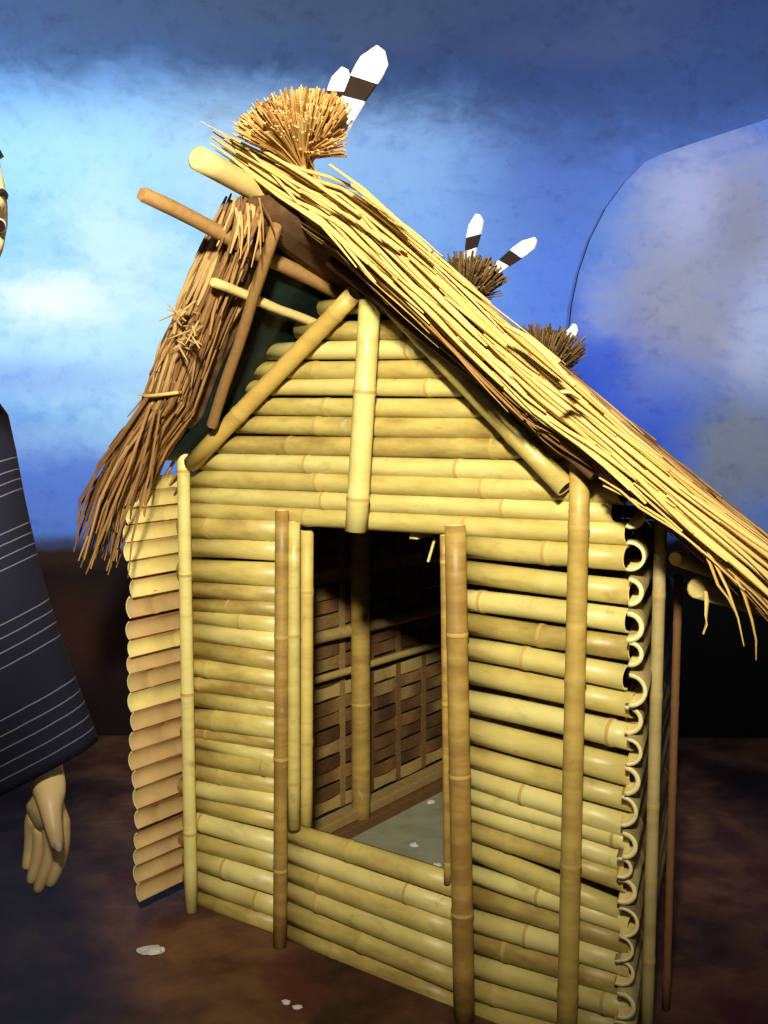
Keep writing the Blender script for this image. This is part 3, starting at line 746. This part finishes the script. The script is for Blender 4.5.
# thumb nail
mb = MB(); c = pp3(57.6, 847, YA - .0472); mb.tube([c + Vector((0, 0, .005)), c + Vector((.0008, 0, 0)), c + Vector((.001, .001, -.005))], [.0035, .0046, .003], 10, 0, (.5, 0, 0), True, .35, Vector((0, 1, 0)))
onman(mb.build('thumb_nail', M['nail']))
for sg in (-1, 1):
    mb = MB(); vs = []; 
    for i in range(9):
        for j in range(12):
            th = PI*i/8; g_ = 2*PI*j/12; vs.append(HM @ Vector((.0790 + .0125*math.sin(th)*math.cos(g_), sg*.029 + .014*math.sin(th)*math.sin(g_), -.002 + .0095*math.cos(th))))
    mb.add(vs, [[i*12+j, i*12+(j+1) % 12, (i+1)*12+(j+1) % 12, (i+1)*12+j] for i in range(8) for j in range(12)])
    e = onman(mb.build('eye', M['eye']))
    mb = MB(); mb.tube([HM @ Vector((.0890, sg*.029, -.002)), HM @ Vector((.0918, sg*.029, -.002))], [.006, .0055], 14, 0)
    io = onman(mb.build('iris', M['iris'])); io.parent = e
    mb = MB(); mb.tube([HM @ Vector((.0945 - .022*q*q, sg*(.014 + .034*q), .024 + .006*math.sin(q*PI))) for q in (0, .25, .5, .75, 1)], [.003, .004, .004, .0035, .0015], 8, 0, (.5, .5, .5), True, .7)
    onman(mb.build('eyebrow', M['hair']))
# hair cap
hb = bmesh.new(); bmesh.ops.create_uvsphere(hb, u_segments=48, v_segments=36, radius=1)
bmesh.ops.delete(hb, geom=[q for q in hb.verts if q.co.z < (.50 if q.co.x > .45 else .50 - (.45 - q.co.x)*1.05)], context='VERTS')
for q in hb.verts:
    x, y, z = q.co; k = 1 + .03*noise.noise(q.co*12); q.co = Vector((x*.103*k - .003, y*.084*k, z*.127*k))
hb.transform(HM); hm = bpy.data.meshes.new('hair'); hb.to_mesh(hm); hb.free(); hm.materials.append(M['hair'])
hm.polygons.foreach_set('use_smooth', [True]*len(hm.polygons))
ho = bpy.data.objects.new('hair', hm); COL.objects.link(ho); onman(ho); m_ = ho.modifiers.new('thick', 'SOLIDIFY'); m_.thickness = .006
# sleeve: rings parallel to the hem, measured on the outer edge
edge = [(-48, 372), (-20, 390), (0, 416), (10, 455), (19, 500), (30, 548), (41, 592), (56, 640), (70, 680), (83, 714), (95, 746)]
wid = [30, 62, 92, 104, 112, 118, 124, 130, 136, 140, 144]
thk = [.05, .062, .068, .066, .062, .06, .058, .056, .054, .052, .05]
mb = MB(); vs = []; cols = []; NS = 28
def ering(k):
    i = min(int(k), len(edge) - 2); f_ = k - i
    ln = lambda A: A[i] + (A[i+1] - A[i])*f_
    ex = edge[i][0] + (edge[i+1][0] - edge[i][0])*f_; ey = edge[i][1] + (edge[i+1][1] - edge[i][1])*f_
    return ex, ey, ln(wid), ln(thk)
ks = [i*.25 for i in range((len(edge)-1)*4 + 1)]
for k in ks:
    ex, ey, w_, th = ering(k)
    for j in range(NS):
        g_ = 2*PI*j/NS; cx = math.copysign(abs(math.cos(g_))**.8, math.cos(g_))
        q = (1 - cx)/2; x = ex - w_*q; y = ey - 2 + w_*q*.49
        yy = YA + .012 + math.sin(g_)*th*(1 + .10*math.sin(k*.8 + g_*3))
        sc_ = 1
        vs.append(at_y(x, y, YA) + Vector((0, yy - YA, 0)))
        cols.append((.5, (ey - 380)/400, 0))
fs = [[i*NS+j, i*NS+(j+1) % NS, (i+1)*NS+(j+1) % NS, (i+1)*NS+j] for i in range(len(ks)-1) for j in range(NS)]
mb.add(vs, fs, 0, cols=cols); mb.add(vs[:NS], [list(range(NS))], 0, (.5, 0, 0))
so = onman(mb.build('sleeve', M['robe'])); m_ = so.modifiers.new('cloth', 'SOLIDIFY'); m_.thickness = .003; m_.offset = -1
# robe body and the other sleeve
mb = MB(); vs = []; cols = []
prof = [(1.455, .062, .058), (1.43, .072, .064), (1.40, .11, .075), (1.365, .155, .095), (1.30, .175, .115), (1.15, .165, .125), (1.02, .16, .125), (.8, .165, .14), (.5, .17, .145), (.16, .175, .15), (.12, .17, .145)]
for z, a, b in prof:
    cen = CC + (Vector((HD.x, HD.y, 0)) - CC)*max(0, (z - 1.2))*2.3
    for j in range(36):
        g_ = 2*PI*j/36; fo = 1 + (.03*math.sin(g_*7) if z < .9 else 0)
        vs.append(cen + lf*math.cos(g_)*a*fo + fw*math.sin(g_)*b*fo + Z*z); cols.append((.5, (1.6 - z)*.9 % 1, 0))
mb.add(vs, [[i*36+j, i*36+(j+1) % 36, (i+1)*36+(j+1) % 36, (i+1)*36+j] for i in range(len(prof)-1) for j in range(36)], 0, cols=cols)
ro = onman(mb.build('robe', M['robe'])); m_ = ro.modifiers.new('cloth', 'SOLIDIFY'); m_.thickness = .004; m_.offset = -1
mb = MB(); mb.tube([off(-.06, .02, 1.405), off(-.12, .015, 1.39), off(-.175, .02, 1.335), off(-.205, .025, 1.24), off(-.22, .04, 1.08), off(-.225, .06, .92)], [.03, .062, .080, .09, .105, .12], 24, 0, (.5, .1, 0), False, .6, lf)
o2 = onman(mb.build('sleeve', M['robe'])); m_ = o2.modifiers.new('cloth', 'SOLIDIFY'); m_.thickness = .004
mb = MB(); rg = [CC + lf*math.cos(2*PI*j/28)*.168 + fw*math.sin(2*PI*j/28)*.133 + Z*1.06 for j in range(29)]
mb.tube(rg, .009, 8, 0, (.5, 0, 0), False, 4, Vector((0, 0, 1))); onman(mb.build('sash', M['sash']))

# ================================================================== LIGHT
def spot(name, pos, target, power, angle, size, col, blend=.6):
    l = bpy.data.lights.new(name, 'SPOT'); l.energy = power; l.spot_size = math.radians(angle); l.shadow_soft_size = size; l.color = col; l.spot_blend = blend
    o = bpy.data.objects.new(name, l); COL.objects.link(o); o.location = pos
    o.rotation_euler = (Vector(target) - Vector(pos)).to_track_quat('-Z', 'Y').to_euler(); return o
spot('display_spotlight', (-.08, -.1, 2.3), (-.10, 2.6, 1.82), 630, 80, .09, (1, .935, .78), 1)
spot('mural_spotlight', (-2.2, 2.2, 2.8), (-1.5, YB, 2.1), 195, 78, .15, (.92, .97, 1), 1)
spot('mural_spotlight', (1.7, 2.0, 2.85), (1.4, YP, 2.0), 160, 80, .15, (.95, .95, 1), 1)
w = bpy.data.worlds.new('room'); SC.world = w; w.use_nodes = True
w.node_tree.nodes['Background'].inputs[0].default_value = (1, .93, .82, 1); w.node_tree.nodes['Background'].inputs[1].default_value = .075

SC.view_settings.view_transform = 'Standard'; SC.view_settings.look = 'None'
SC.view_settings.exposure = .3; SC.view_settings.gamma = 1; SC.view_settings.use_curve_mapping = False
